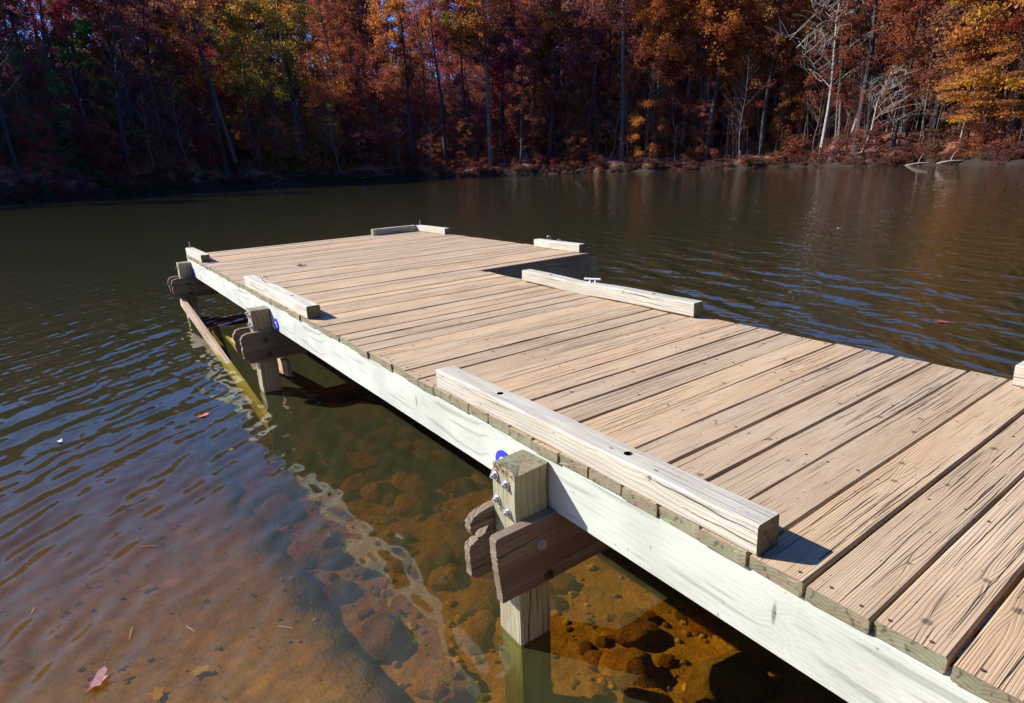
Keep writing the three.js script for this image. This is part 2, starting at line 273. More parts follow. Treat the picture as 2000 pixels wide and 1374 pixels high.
const fasciaL = (() => {   // long side boards
  const fas = (name, L, x, y, z, run, s, mat = M.pale) => { let g = board(L, FH, 0.04, { c: 0.003, seg: 24, jit: 0.0015, strip: s % 3, ns: 3, seed: 300 + s, u0: s * 0.37, rag: 0.002 }); if (run === 'z') alongZ(g); const o = mesh(name, g, [mat, M.end], dock); o.position.set(x, y, z); return o; };
  const y = (FY0 + FY1) / 2, mid = (zNear + zFar) / 2, nz = gapZ(NOTCH);
  const L = fas('fascia_board', zNear - zFar - 0.01, 0.022, y, mid, 'z', 1);
  fas('fascia_board', zNear - nz - 0.1, EDGE_R - 0.022, y, (zNear + nz + 0.1) / 2, 'z', 2);
  fas('fascia_board', EDGE_X - EDGE_R - 0.01, (EDGE_R + EDGE_X) / 2, y, nz - 0.024, 'x', 3, M.post);
  fas('fascia_board', nz - zFar - 0.1, EDGE_X - 0.022, y, (nz + zFar) / 2, 'z', 4);
  fas('fascia_board', EDGE_X - 0.1, EDGE_X / 2, y, zFar + 0.024, 'x', 5);
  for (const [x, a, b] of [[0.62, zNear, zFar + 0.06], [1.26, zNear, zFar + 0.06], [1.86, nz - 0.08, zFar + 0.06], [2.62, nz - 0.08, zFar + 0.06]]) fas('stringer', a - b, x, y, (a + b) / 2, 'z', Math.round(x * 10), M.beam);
  return L;
})();
// posts, with their bolts
const boltG = (() => {
  const washer = new THREE.CylinderGeometry(0.021, 0.021, 0.004, 20), nut = new THREE.CylinderGeometry(0.0125, 0.0125, 0.011, 6), stud = new THREE.CylinderGeometry(0.006, 0.006, 0.012, 8);
  nut.translate(0, 0.0072, 0); stud.translate(0, 0.014, 0); return mergeGeometries([washer, nut, stud]);
})();
function bolt(parent, x, y, z, dir, mat = M.zinc, name = 'bolt') { const b = mesh(name, boltG, mat, parent); b.position.set(x - parent.position.x, y - parent.position.y, z - parent.position.z); if (dir === '-x') b.rotation.z = Math.PI / 2; if (dir === '+z') b.rotation.x = Math.PI / 2; return b; }
const PW = 0.146, BENTS = [-1.518, -5.07, -8.585];
function post(xc, zNearFace, top, seed) {
  const foot = WATER + 0.012, L = top - foot, g = alongY(board(L, PW, PW, { c: 0.007, seg: 10, jit: 0.002, strip: seed % 3, ns: 3, seed: 500 + seed, u0: seed * 0.31, rag: 0.004 }));
  const o = mesh('post', g, [M.post, M.railEnd], dock); o.position.set(xc, top - L / 2, zNearFace - PW / 2);
  const f = mesh('waterlogged_foot', alongY(board(1.5, PW - 0.003, PW - 0.003, { c: 0.007, seg: 6, jit: 0.0015, strip: seed % 3, ns: 3, seed: 560 + seed, u0: seed * 0.17 })), [M.wet, M.wet], o); f.position.set(0, foot - 0.002 - 0.75 - o.position.y, 0); f.userData.label = 'dark slimy foot of the post under water'; return o;
}
const leftPosts = BENTS.map((z, k) => post(-PW / 2 - 0.001, z, [-0.062, -0.082, -0.072][k], k + 1));
for (const [y, z] of [[-0.109, -1.641], [-0.119, -1.575], [-0.203, -1.635], [-0.229, -1.57]]) bolt(leftPosts[0], -PW - 0.004, y, z, '-x');
for (const [y, z] of [[-0.12, -5.18], [-0.13, -5.12], [-0.21, -5.17], [-0.225, -5.11]]) bolt(leftPosts[1], -PW - 0.004, y, z, '-x');
bolt(leftPosts[2], -PW - 0.004, -0.13, -8.66, '-x');
{   // rotten fibres along the top of the first post
  const R = rngOf(3), gs = []; for (let k = 0; k < 130; k++) { const t = R(), onX = R() < 0.72, l = rr(0.008, 0.026, R), g = new THREE.ConeGeometry(rr(0.0012, 0.0028, R), l, 4); g.rotateX(rr(-0.7, 0.7, R)); g.rotateZ(rr(-0.7, 0.9, R)); onX ? g.translate(-PW + rr(-0.003, 0.006, R), -0.062 - rr(-0.002, 0.024, R), lerp(-1.525, -1.66, t)) : g.translate(lerp(-PW, -0.03, t * t), -0.062 + rr(-0.006, 0.004, R), -1.60 + rr(-0.02, 0.02, R)); gs.push(g); }
  const o = mesh('splintered_edge', mergeGeometries(gs), std({ color: lin(0.36, 0.19, 0.10) }), leftPosts[0]); o.position.set(-leftPosts[0].position.x, -leftPosts[0].position.y, -leftPosts[0].position.z);
}
[[EDGE_R + PW / 2, BENTS[0], 4], [EDGE_R - 0.2, BENTS[1] - 0.05, 5], [EDGE_R - 0.2, BENTS[2] + 0.05, 6], [EDGE_X + PW / 2, gapZ(NOTCH) - 0.04, 7], [EDGE_X + PW / 2, BENTS[2], 8]].forEach(([x, z, s]) => post(x, z, s === 5 || s === 6 ? -0.26 : -0.07, s));
// cross beams: a pair of boards clasps the posts of each bent
function beam(pts, right, z0, thick, seedU) {   // pts: the weathered left end, top to bottom, in x, y
  const s = new THREE.Shape(); s.moveTo(right, pts[0][1]); const J = rngOf(Math.round(seedU * 1000) + 5); pts.forEach((p, i) => { if (i) { const q = pts[i - 1]; for (const t of [0.33, 0.66]) s.lineTo(lerp(q[0], p[0], t) + rr(-0.0028, 0.0028, J), lerp(q[1], p[1], t) + rr(-0.0022, 0.0022, J)); } s.lineTo(...p); }); s.lineTo(right, pts[pts.length - 1][1]); s.closePath();
  const g = new THREE.ExtrudeGeometry(s, { depth: thick - 0.006, bevelEnabled: true, bevelThickness: 0.003, bevelSize: 0.003, bevelSegments: 1 }), uv = g.attributes.uv, p = g.attributes.position;
  for (let i = 0; i < uv.count; i++) uv.setXY(i, p.getX(i) / ULEN + seedU, (p.getY(i) * 1.2 + p.getZ(i) * 0.6) / 0.3 + seedU);
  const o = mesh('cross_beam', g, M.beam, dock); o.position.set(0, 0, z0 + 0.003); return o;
}
const B = BENTS;
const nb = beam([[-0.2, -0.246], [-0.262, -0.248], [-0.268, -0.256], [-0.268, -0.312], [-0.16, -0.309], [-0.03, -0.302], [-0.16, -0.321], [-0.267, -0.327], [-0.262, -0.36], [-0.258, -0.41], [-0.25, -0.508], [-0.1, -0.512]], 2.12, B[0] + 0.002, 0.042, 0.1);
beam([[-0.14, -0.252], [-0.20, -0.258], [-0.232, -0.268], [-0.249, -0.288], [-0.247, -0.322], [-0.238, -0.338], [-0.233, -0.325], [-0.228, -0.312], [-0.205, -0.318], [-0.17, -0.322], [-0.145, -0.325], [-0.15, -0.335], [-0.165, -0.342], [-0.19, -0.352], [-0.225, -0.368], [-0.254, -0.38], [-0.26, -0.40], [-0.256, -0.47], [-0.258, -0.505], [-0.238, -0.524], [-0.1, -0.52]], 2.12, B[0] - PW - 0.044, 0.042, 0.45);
bolt(nb, -0.074, -0.345, B[0] + 0.046, '+z'); bolt(nb, -0.047, -0.487, B[0] + 0.046, '+z', M.rust);
const round = (x, t, b, j = 0) => [[x + 0.06, t], [x + 0.02, t - 0.012], [x + 0.002, t - 0.04], [x - 0.004 + j, t - 0.075], [x + 0.008, t - 0.10], [x, t - 0.13], [x + 0.01, t - 0.19], [x + 0.05, b]];
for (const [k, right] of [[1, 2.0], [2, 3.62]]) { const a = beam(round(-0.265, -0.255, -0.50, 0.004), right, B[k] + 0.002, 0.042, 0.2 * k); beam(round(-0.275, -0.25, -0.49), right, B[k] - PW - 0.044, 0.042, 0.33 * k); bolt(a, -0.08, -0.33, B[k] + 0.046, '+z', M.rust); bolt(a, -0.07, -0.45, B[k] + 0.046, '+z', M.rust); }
// diagonal braces between the second and third posts
function brace(x, z0, y0, z1, y1, w, s) { const L = Math.hypot(z1 - z0, y1 - y0), g = board(L, w, 0.036, { c: 0.003, seg: 10, jit: 0.003, strip: s, ns: 3, seed: 700 + s, rag: 0.012, u0: 0.2 * s }); const o = mesh('brace', g, [M.brace, M.end], dock); o.position.set(x, (y0 + y1) / 2, (z0 + z1) / 2); o.rotation.set(0, Math.PI / 2, Math.atan2(y1 - y0, -(z1 - z0)), 'YXZ'); return o; }
brace(-PW - 0.021, -4.95, -1.03, -8.75, -0.56, 0.15, 0);
brace(0.062, -5.0, -0.60, -8.7, -1.05, 0.14, 1);

// curb rails bolted along the edges
const ev = new Evaluator(); ev.useGroups = true;
const RH = 0.088, RW = 0.095;
function rail(run, x, z, L, s, holes = [], warp) {
  let g = board(L, RH, RW, { c: 0.006, seg: 14, jit: 0.0013, strip: s % 3, ns: 3, seed: 900 + s, rag: 0.003, u0: s * 0.29, warp });
  let mats = [M.rail, M.railEnd];
  if (holes.length) { let b = new Brush(g, mats); b.updateMatrixWorld(); for (const h of holes) { const c = new Brush(new THREE.CylinderGeometry(0.0145, 0.0145, 0.07, 18), M.hole); c.position.set(h, RH / 2, 0); c.updateMatrixWorld(); b = ev.evaluate(b, c, SUBTRACTION); } g = b.geometry; mats = b.material; }
  if (run === 'z') g.rotateY(Math.PI / 2);
  const o = mesh('curb_rail', g, mats, dock); o.position.set(x, RH / 2 + 0.002, z);
  for (const h of holes) { const q = mesh('bolt', new THREE.CylinderGeometry(0.008, 0.008, 0.02, 10), M.rust, o); run === 'z' ? q.position.set(0, RH / 2 - 0.026, -h) : q.position.set(h, RH / 2 - 0.026, 0); }
  return o;
}
const rail1 = rail('z', 0.048, (-0.702 - 2.31) / 2, 1.608, 1, [0.366, -0.326]);
const rail2 = rail('z', 0.048, (-4.09 - 5.80) / 2, 1.71, 2, [-0.395]);
const rail3 = rail('z', 0.048, (-7.79 - 8.80) / 2, 1.01, 3);
const railR = rail('z', 1.868, (-2.30 - 4.055) / 2, 1.755, 4, [0.55, -0.52], (t) => 0.004 - 0.014 * Math.exp(-(((t - 0.62) / 0.16) ** 2)) + 0.006 * t);
const railX = rail('z', EDGE_X - 0.045, (-4.93 - 5.72) / 2, 0.79, 5);
const railEnd = rail('z', EDGE_X - 0.045, (-7.82 - 8.70) / 2, 0.88, 6);
const railCross = rail('x', (2.545 + 3.26) / 2, -8.745, 0.72, 7);
rail('z', 1.868, (-0.69 + 0.9) / 2, 1.59, 8);
function eyeBolt(parent, x, z, r = 0.016, turn = 0.9) { const g = mergeGeometries([new THREE.TorusGeometry(r, 0.0035, 8, 20).translate(0, r + 0.012, 0), new THREE.CylinderGeometry(0.0035, 0.0035, 0.02, 8).translate(0, 0.005, 0)]); const o = mesh('eye_bolt', g, M.zinc, parent); turn -= 1.4; o.position.set(x - parent.position.x, RH / 2, z - parent.position.z); o.rotation.y = turn; return o; }
eyeBolt(rail2, 0.055, -5.30, 0.02); eyeBolt(railX, EDGE_X - 0.045, -5.5, 0.02, 0.5); { const o = eyeBolt(railX, EDGE_X - 0.045, -5.28, 0.018, 1.2); o.rotation.z = 1.1; }
for (const [p, z] of [[rail3, -8.74], [railEnd, -8.66]]) { const o = mesh('pin', new THREE.CylinderGeometry(0.006, 0.006, 0.075, 8), M.zinc, p); o.position.set(0, RH / 2 + 0.035, z - p.position.z); }
{   // white cleat on the rail across the deck
  const g = mergeGeometries([new THREE.CapsuleGeometry(0.007, 0.12, 4, 8).rotateX(Math.PI / 2).translate(0, 0.032, 0), new THREE.CylinderGeometry(0.006, 0.009, 0.03, 8).translate(0, 0.016, 0.02), new THREE.CylinderGeometry(0.006, 0.009, 0.03, 8).translate(0, 0.016, -0.02), new THREE.BoxGeometry(0.03, 0.005, 0.09).translate(0, 0.002, 0)]);
  const o = mesh('cleat', g, M.white, railR); o.position.set(0.02, RH / 2 - 0.006, -3.27 - railR.position.z); o.rotation.y = 0.5;
}
// blue round markers on the side board
for (const [y, z] of [[-0.173, -1.80], [-0.195, -4.925], [-0.19, -8.50]]) {
  const o = mesh('round_marker', new THREE.CylinderGeometry(0.051, 0.051, 0.006, 32).rotateZ(Math.PI / 2), M.blue, fasciaL); o.position.set(-0.0235, y - fasciaL.position.y, z - fasciaL.position.z);
  if (z > -8) { const w = mesh('ring_mark', new THREE.TorusGeometry(0.02, 0.0045, 6, 24).rotateY(Math.PI / 2).scale(0.5, 1, 1), M.white, o); w.position.set(-0.0034, 0, 0); }
  o.userData.label = 'round blue marker with a pale ring'; if (z < -8) o.userData.label = 'round violet-blue marker half hidden by the post';
}

// ------------------------------------------------------------------ rocks on the bed
{
  const R = rngOf(21), vars = [];
  for (let k = 0; k < 6; k++) { const g = new THREE.IcosahedronGeometry(1, 3), p = g.attributes.position, v = new THREE.Vector3(); for (let i = 0; i < p.count; i++) { v.fromBufferAttribute(p, i).normalize(); const f = 1 + 0.32 * noise(v.x * 1.3 + k * 5, v.y * 1.3, v.z * 1.3) + 0.12 * noise(v.x * 3.4, v.y * 3.4 + k * 3, v.z * 3.4); v.multiplyScalar(Math.round(f * 14) / 14 * 0.5 + f * 0.5); p.setXYZ(i, v.x, v.y * 0.62, v.z * 0.85); } const uv = g.attributes.uv; for (let i = 0; i < p.count; i++) uv.setXY(i, p.getX(i) * 0.3 + p.getY(i) * 0.2, p.getZ(i) * 0.3); g.computeVertexNormals(); vars.push(toCreasedNormals(g, 0.6)); }
  const mats = [[1.0, 0.85, 0.6], [0.85, 0.62, 0.36], [0.6, 0.45, 0.3], [0.42, 0.37, 0.3]].map((c) => std({ map: bedGrain, bumpMap: bedGrain, bumpScale: 0.03, color: lin(...c), roughness: 1 }));
  for (let k = 0; k < 230; k++) {
    const x = k < 170 ? rr(-0.42, 1.2, R) : rr(-0.42, 2.6, R), z = -0.5 - Math.pow(R(), 1.25) * 5.2, s = 0.03 + 0.15 * Math.pow(R(), 2.0) * (R() < 0.12 ? 1.5 : 1), mk = Math.floor(R() * 4), o = mesh('lake_rock', vars[Math.floor(R() * 6)], mats[mk]);
    if (Math.hypot(x + 0.07, z - B[0] + 0.07) < s + 0.1) o.position.set(x + 0.45, 0, z); else o.position.set(x, 0, z);
    o.position.y = bedY(o.position.x, o.position.z) + s * 0.18; o.scale.setScalar(s); o.rotation.set(rr(-0.3, 0.3, R), rr(0, 6.28, R), rr(-0.3, 0.3, R)); tag(o, `${['pale amber', 'orange-brown', 'dark brown', 'grey-brown'][mk]} ${s > 0.12 ? 'large' : s > 0.07 ? 'middling' : 'small'} rock under water, ${z > -2 ? 'nearer the bank than' : z > -3.4 ? 'just beyond' : 'well beyond'} the bolted post`, 'rock', 'rocks under water along the dock');
  }
}
{   // gravel and pebbles between the rocks and on the ramp, past counting
  const R = rngOf(404), g = new THREE.IcosahedronGeometry(1, 1); { const p = g.attributes.position; for (let i = 0; i < p.count; i++) { const f = 1 + 0.4 * noise(p.getX(i) * 1.7, p.getY(i) * 1.7, p.getZ(i) * 1.7); p.setXYZ(i, p.getX(i) * f, p.getY(i) * f * 0.6, p.getZ(i) * f * 0.8); } g.computeVertexNormals(); }
  const N = 2600, o = new THREE.InstancedMesh(g, std({ color: lin(1, 1, 1), roughness: 1 }), N), m4 = new THREE.Matrix4(), q = new THREE.Quaternion(), e = new THREE.Euler(), c = new THREE.Color(); o.name = 'gravel';
  for (let k = 0; k < N; k++) { const onRamp = k < 700, x = onRamp ? RAMP_X - 0.05 - 3 * Math.pow(R(), 1.5) : rr(RAMP_X, 2.4, R), z = -0.8 - 6 * Math.pow(R(), 1.2), s = (onRamp ? 0.004 : 0.008) + (onRamp ? 0.012 : 0.03) * Math.pow(R(), 2.5); q.setFromEuler(e.set(rr(-0.4, 0.4, R), rr(0, 6.28, R), rr(-0.4, 0.4, R))); m4.compose(new THREE.Vector3(x, (onRamp ? rampY(z) + 0.006 : bedY(x, z)) + s * 0.2, z), q, new THREE.Vector3(s, s, s)); o.setMatrixAt(k, m4); const t = rr(0.6, 1.2, R); o.setColorAt(k, c.setRGB(...[[0.5, 0.3, 0.14], [0.36, 0.22, 0.11], [0.24, 0.19, 0.14], [0.56, 0.4, 0.24]][Math.floor(R() * 4)].map((v) => v * t))); }
  o.castShadow = o.receiveShadow = true; o.userData = { kind: 'stuff', label: 'amber gravel scattered over the lake bed and ramp', category: 'gravel' }; scene.add(o);
}
// ------------------------------------------------------------------ leaves
function leafGeo(lobes, curl, seed) {
  const R = rngOf(seed), s = new THREE.Shape(), n = lobes * 2; s.moveTo(0, -1);
  for (let k = 1; k < n; k++) { const t = k / n, a = -Math.PI / 2 + t * 2 * Math.PI, r = (k % 2 ? 1.0 : 0.5) * rr(0.8, 1.1, R) * (0.75 + 0.35 * Math.sin(t * Math.PI)); s.lineTo(Math.cos(a) * r * 0.8, Math.sin(a) * r); } s.closePath();
  const g = new THREE.ExtrudeGeometry(s, { depth: 0.02, bevelEnabled: false }), stem = new THREE.CylinderGeometry(0.02, 0.02, 0.8, 5).translate(0, -1.35, 0); stem.deleteAttribute('uv'); g.deleteAttribute('uv');
  const m = mergeGeometries([g.index ? g.toNonIndexed() : g, stem.toNonIndexed()]); m.rotateX(-Math.PI / 2); const p = m.attributes.position; for (let i = 0; i < p.count; i++) p.setY(i, p.getY(i) + curl * (p.getX(i) ** 2 + 0.4 * p.getZ(i) ** 2)); m.computeVertexNormals(); return m;
}
const leaf = (name, label, x, y, z, s, turn, colr, curl = 0.25, lobes = 5) => { const o = tag(mesh(name, leafGeo(lobes, curl, Math.round(x * 100) + 7), std({ color: lin(...colr), roughness: 0.6 })), label, 'leaf'); o.position.set(x, y, z); o.scale.setScalar(s); o.rotation.y = turn; return o; };
leaf('floating_leaf', 'bright orange curled leaf floating near the braced post', -0.65, WATER + 0.004, -4.91, 0.048, 1.9, [0.75, 0.14, 0.015], 0.5);
leaf('floating_leaf', 'small pale curled leaf floating on open rippled water', -1.55, WATER + 0.004, -5.1, 0.028, 0.5, [0.7, 0.62, 0.6], 0.7);
leaf('floating_leaf', 'purple-pink maple leaf floating over the boat ramp', -1.47, WATER + 0.006, -2.37, 0.06, 2.6, [0.17, 0.035, 0.05], 0.5, 7);
leaf('floating_leaf', 'dull red leaf floating on the water beyond the plank edge', 5.98, WATER + 0.004, -2.31, 0.07, 0.3, [0.30, 0.06, 0.015], 0.2);
leaf('floating_leaf', 'tiny white fleck of a leaf far out on the lake', 13.37, WATER + 0.006, -7.07, 0.05, 0.3, [0.8, 0.76, 0.7], 0.6);
leaf('fallen_leaf', 'dark brown dry leaf lying on the deck planks', 0.753, 0.006, -6.576, 0.06, 1.0, [0.06, 0.035, 0.03], 0.4);
{
  const R = rngOf(61);
  for (let k = 0; k < 5; k++) { const l = rr(0.04, 0.09, R), o = tag(mesh('floating_straw', new THREE.CylinderGeometry(0.0012, 0.0016, l, 5).rotateZ(Math.PI / 2), std({ color: lin(0.36, 0.27, 0.14) })), 'thin straw-coloured pine needle floating beside the dock', 'needle', 'needles floating on the water'); o.position.set(rr(-2.0, -0.35, R), WATER + 0.004, rr(-4.5, -1.9, R)); o.rotation.y = rr(0, 3.1, R); }
  const lg = leafGeo(5, 0.15, 5), sunk = new THREE.InstancedMesh(lg, std({ color: lin(1, 1, 1) }), 130), m4 = new THREE.Matrix4(), q = new THREE.Quaternion(), e = new THREE.Euler(), c = new THREE.Color(); sunk.name = 'sunken_leaves';
  for (let k = 0; k < 130; k++) { const x = rr(-2.6, 1.6, R), z = rr(-6.5, -1.2, R), s = rr(0.02, 0.05, R), y = x < RAMP_X - 0.06 ? rampY(z) + 0.018 : bedY(x, z) + 0.03; q.setFromEuler(e.set(rr(-0.3, 0.3, R), rr(0, 6.28, R), rr(-0.3, 0.3, R))); m4.compose(new THREE.Vector3(x, y, z), q, new THREE.Vector3(s, s, s)); sunk.setMatrixAt(k, m4); sunk.setColorAt(k, c.setRGB(...[[0.5, 0.26, 0.08], [0.36, 0.2, 0.08], [0.2, 0.11, 0.05], [0.6, 0.36, 0.14]][k % 4])); }
  sunk.userData = { kind: 'stuff', label: 'scatter of brown sunken leaves on the lake bed', category: 'leaves' }; scene.add(sunk);
}

// ------------------------------------------------------------------ the wood across the water
// crowns: leaf-sized faces in clumps; vertex colours carry leaf-to-leaf and clump-to-clump hue
function crown(seed, n, o = {}) {
  const R = rngOf(seed * 131 + 17), { rx = 1, ry = 1.3, clumps = 26, size = 0.052, flat = 0.8, spread = 0.27, shape = 'round', hue = 0.25 } = o, C = [];
  for (let k = 0; k < clumps; k++) {
    let x, y, z, a = R() * 6.283;
    if (shape === 'cone') { const t = Math.pow(R(), 0.8); y = -ry + 2 * ry * t; const r = rx * (1 - t) * rr(0.55, 1, R) + 0.06; x = Math.cos(a) * r; z = Math.sin(a) * r; }
    else { const u = rr(-0.9, 1, R), rad = Math.sqrt(1 - u * u * 0.9) * (0.45 + 0.55 * Math.sqrt(R())); x = Math.cos(a) * rad * rx; z = Math.sin(a) * rad * rx; y = u * ry; }
    C.push([x, y, z, spread * rr(0.6, 1.25, R), rr(0.7, 1.3, R), rr(-1, 1, R) * hue]);
  }
  const pos = new Float32Array(n * 18), col = new Float32Array(n * 18), nor = new Float32Array(n * 18), v = new THREE.Vector3(), t1 = new THREE.Vector3(), t2 = new THREE.Vector3(), N = new THREE.Vector3();
  for (let k = 0; k < n; k++) {
    const c = C[Math.floor(R() * clumps)], g = () => (R() + R() + R() - 1.5) * 1.15;
    v.set(c[0] + g() * c[3], c[1] + g() * c[3] * flat, c[2] + g() * c[3]);
    N.set(g(), g() + 0.35, g()).normalize(); t1.set(g(), g(), g()).cross(N).normalize(); t2.crossVectors(N, t1);
    const s = size * rr(0.6, 1.35, R), l = s * rr(0.8, 1.5, R), q = [[-s, 0], [0, -l * 0.6], [s, 0], [-s, 0], [s, 0], [0, l * 0.9]], br = c[4] * rr(0.7, 1.3, R), h = c[5] + rr(-0.14, 0.14, R);
    for (let i = 0; i < 6; i++) { const o3 = k * 18 + i * 3; pos[o3] = v.x + t1.x * q[i][0] + t2.x * q[i][1]; pos[o3 + 1] = v.y + t1.y * q[i][0] + t2.y * q[i][1]; pos[o3 + 2] = v.z + t1.z * q[i][0] + t2.z * q[i][1]; nor[o3] = N.x; nor[o3 + 1] = N.y; nor[o3 + 2] = N.z; col[o3] = br * (1 + 0.15 * h); col[o3 + 1] = br * (1 + h); col[o3 + 2] = br * (1 - 0.5 * h); }
  }
  const gm = new THREE.BufferGeometry(); gm.setAttribute('position', new THREE.BufferAttribute(pos, 3)); gm.setAttribute('normal', new THREE.BufferAttribute(nor, 3)); gm.setAttribute('color', new THREE.BufferAttribute(col, 3)); return gm;
}
const CROWNS = [1, 2, 3, 4, 5].map((s) => crown(s, 7200, { rx: 1, ry: rr(1.25, 1.7), clumps: 46, spread: 0.22, size: 0.030 }));
const SPARSE = [6, 7, 8].map((s) => crown(s, 3400, { rx: 1, ry: 1.6, clumps: 48, spread: 0.18, size: 0.028 }));
const PINES = [9, 10].map((s) => crown(s, 3200, { rx: 0.75, ry: 1.6, clumps: 46, spread: 0.2, flat: 0.45, shape: 'cone', size: 0.04, hue: 0.15 }));
const SPRAY = crown(11, 17000, { rx: 1.1, ry: 1.5, clumps: 80, spread: 0.24, flat: 0.35, size: 0.021, hue: 0.35 });
const SHRUBS = [12, 13, 14].map((s) => crown(s, 1100, { rx: 1, ry: 0.7, clumps: 16, spread: 0.3, size: 0.055 }));
const LEAF = {}; for (const [k, c] of Object.entries({ rust: [0.27, 0.072, 0.034], orange: [0.42, 0.14, 0.028], gold: [0.50, 0.26, 0.035], crimson: [0.30, 0.035, 0.045], olive: [0.25, 0.18, 0.03], brown: [0.20, 0.085, 0.05], plum: [0.22, 0.07, 0.075], green: [0.055, 0.14, 0.03], amber: [0.40, 0.165, 0.03] })) LEAF[k] = new THREE.MeshPhysicalMaterial({ color: lin(...c), vertexColors: true, roughness: 1, transmission: 0.5, thickness: 0, specularIntensity: 0.3 });
const barkTex = tex(128, 512, (i, j) => { const k = 0.75 + 0.9 * fbm(i / 10, j / 60, 3, 3) + 0.3 * noise(i / 3, j / 8, 5); return [k * 0.9, k * 0.9, k * 0.9]; });
const BARK = {}; for (const [k, c] of Object.entries({ dark: [0.045, 0.04, 0.042], grey: [0.17, 0.15, 0.13], pale: [0.42, 0.38, 0.34] })) BARK[k] = std({ map: barkTex, color: lin(...c) });
// a limb: a tube that tapers along a bent path
function limb(pts, r0, r1, sides = 7) {
  const c = new THREE.CatmullRomCurve3(pts), seg = Math.max(3, pts.length * 2), g = new THREE.TubeGeometry(c, seg, 1, sides, false), p = g.attributes.position, q = new THREE.Vector3();
  for (let i = 0; i <= seg; i++) { c.getPointAt(i / seg, q); const r = lerp(r0, r1, Math.pow(i / seg, 0.8)); for (let k = 0; k <= sides; k++) { const n = i * (sides + 1) + k; p.setXYZ(n, q.x + (p.getX(n) - q.x) * r, q.y + (p.getY(n) - q.y) * r, q.z + (p.getZ(n) - q.z) * r); } }
  const uv = g.attributes.uv; for (let i = 0; i < uv.count; i++) uv.setXY(i, uv.getY(i) * 2, uv.getX(i) * 4); g.computeVertexNormals(); return g;
}
const V3 = (x, y, z) => new THREE.Vector3(x, y, z);
function trunkGeo(seed, H, r, { bend = 0.5, limbs = 9, from = 0.4, len = 0.24, droop = 0.5, fork = false, side = 0 } = {}) {
  const R = rngOf(seed * 37 + 5), pts = []; let x = 0, z = 0; for (let k = 0; k <= 5; k++) { pts.push(V3(x, k / 5 * H - (k ? 0 : 0.6), z)); x += rr(-bend, bend, R); z += rr(-bend, bend, R); }
  const main = new THREE.CatmullRomCurve3(pts), gs = [limb(pts, r, r * 0.16, 8), new THREE.CylinderGeometry(r * 0.95, r * 1.7, 1.4, 8, 1, true).translate(0, 0.1, 0)];
  for (let k = 0; k < limbs; k++) { const t = lerp(from, 0.95, (k + R()) / limbs), a = R() * 6.283, l = H * len * rr(0.6, 1.2, R) * (1.15 - 0.7 * t), b = main.getPoint(t), dx = Math.cos(a) * l + side * l, dz = Math.sin(a) * l; gs.push(limb([b, V3(b.x + dx * 0.4, b.y + l * droop * 0.35, b.z + dz * 0.4), V3(b.x + dx, b.y + l * droop, b.z + dz)], r * 0.34 * (1.2 - t), r * 0.05, 5)); }
  if (fork) { const b = main.getPoint(0.3); gs.push(limb([b, V3(b.x - 0.8, b.y + H * 0.2, b.z), V3(b.x - 1.8, b.y + H * 0.62, b.z + 0.4)], r * 0.7, r * 0.14, 7)); }
  return mergeGeometries(gs.map((g) => g.toNonIndexed()));
}
const TRUNKS = [1, 2, 3, 4, 5, 6].map((s) => trunkGeo(s, 24, 0.40, { bend: 0.35, limbs: 9, from: 0.42 }));
const BARE = [91, 92].map((s) => trunkGeo(s, 22, 0.3, { bend: 0.35, limbs: 44, from: 0.35, len: 0.17, droop: 0.9 }));
const THIN = [7, 8, 9].map((s) => trunkGeo(s, 18, 0.20, { bend: 0.3, limbs: 10, from: 0.35, len: 0.2 }));
const at = (az, d) => { const r = shore(az) + d; return V3(CX + r * Math.sin(az * D2R), landY(az, d), -r * Math.cos(az * D2R)); };
function placeTree(name, label, group, az, d, { trunk, bark, h = 1, thick = 1, lean = 0, tip = 0, crowns = [] }) {
  const p = at(az, d), o = thing(name, label, 'tree', [p.x, p.y - 0.1, p.z], group);
  const t = mesh('trunk', trunk, BARK[bark], o); t.scale.set(thick, h, thick); o.rotation.set(tip, -az * D2R, lean, 'YXZ');
  for (const [g, m, x, y, z, s, sy = s] of crowns) { const c = mesh('crown', g, LEAF[m], o); c.position.set(x, y, z); c.scale.set(s, sy, s); c.rotation.y = az * 3 + x; }
  return o;
}
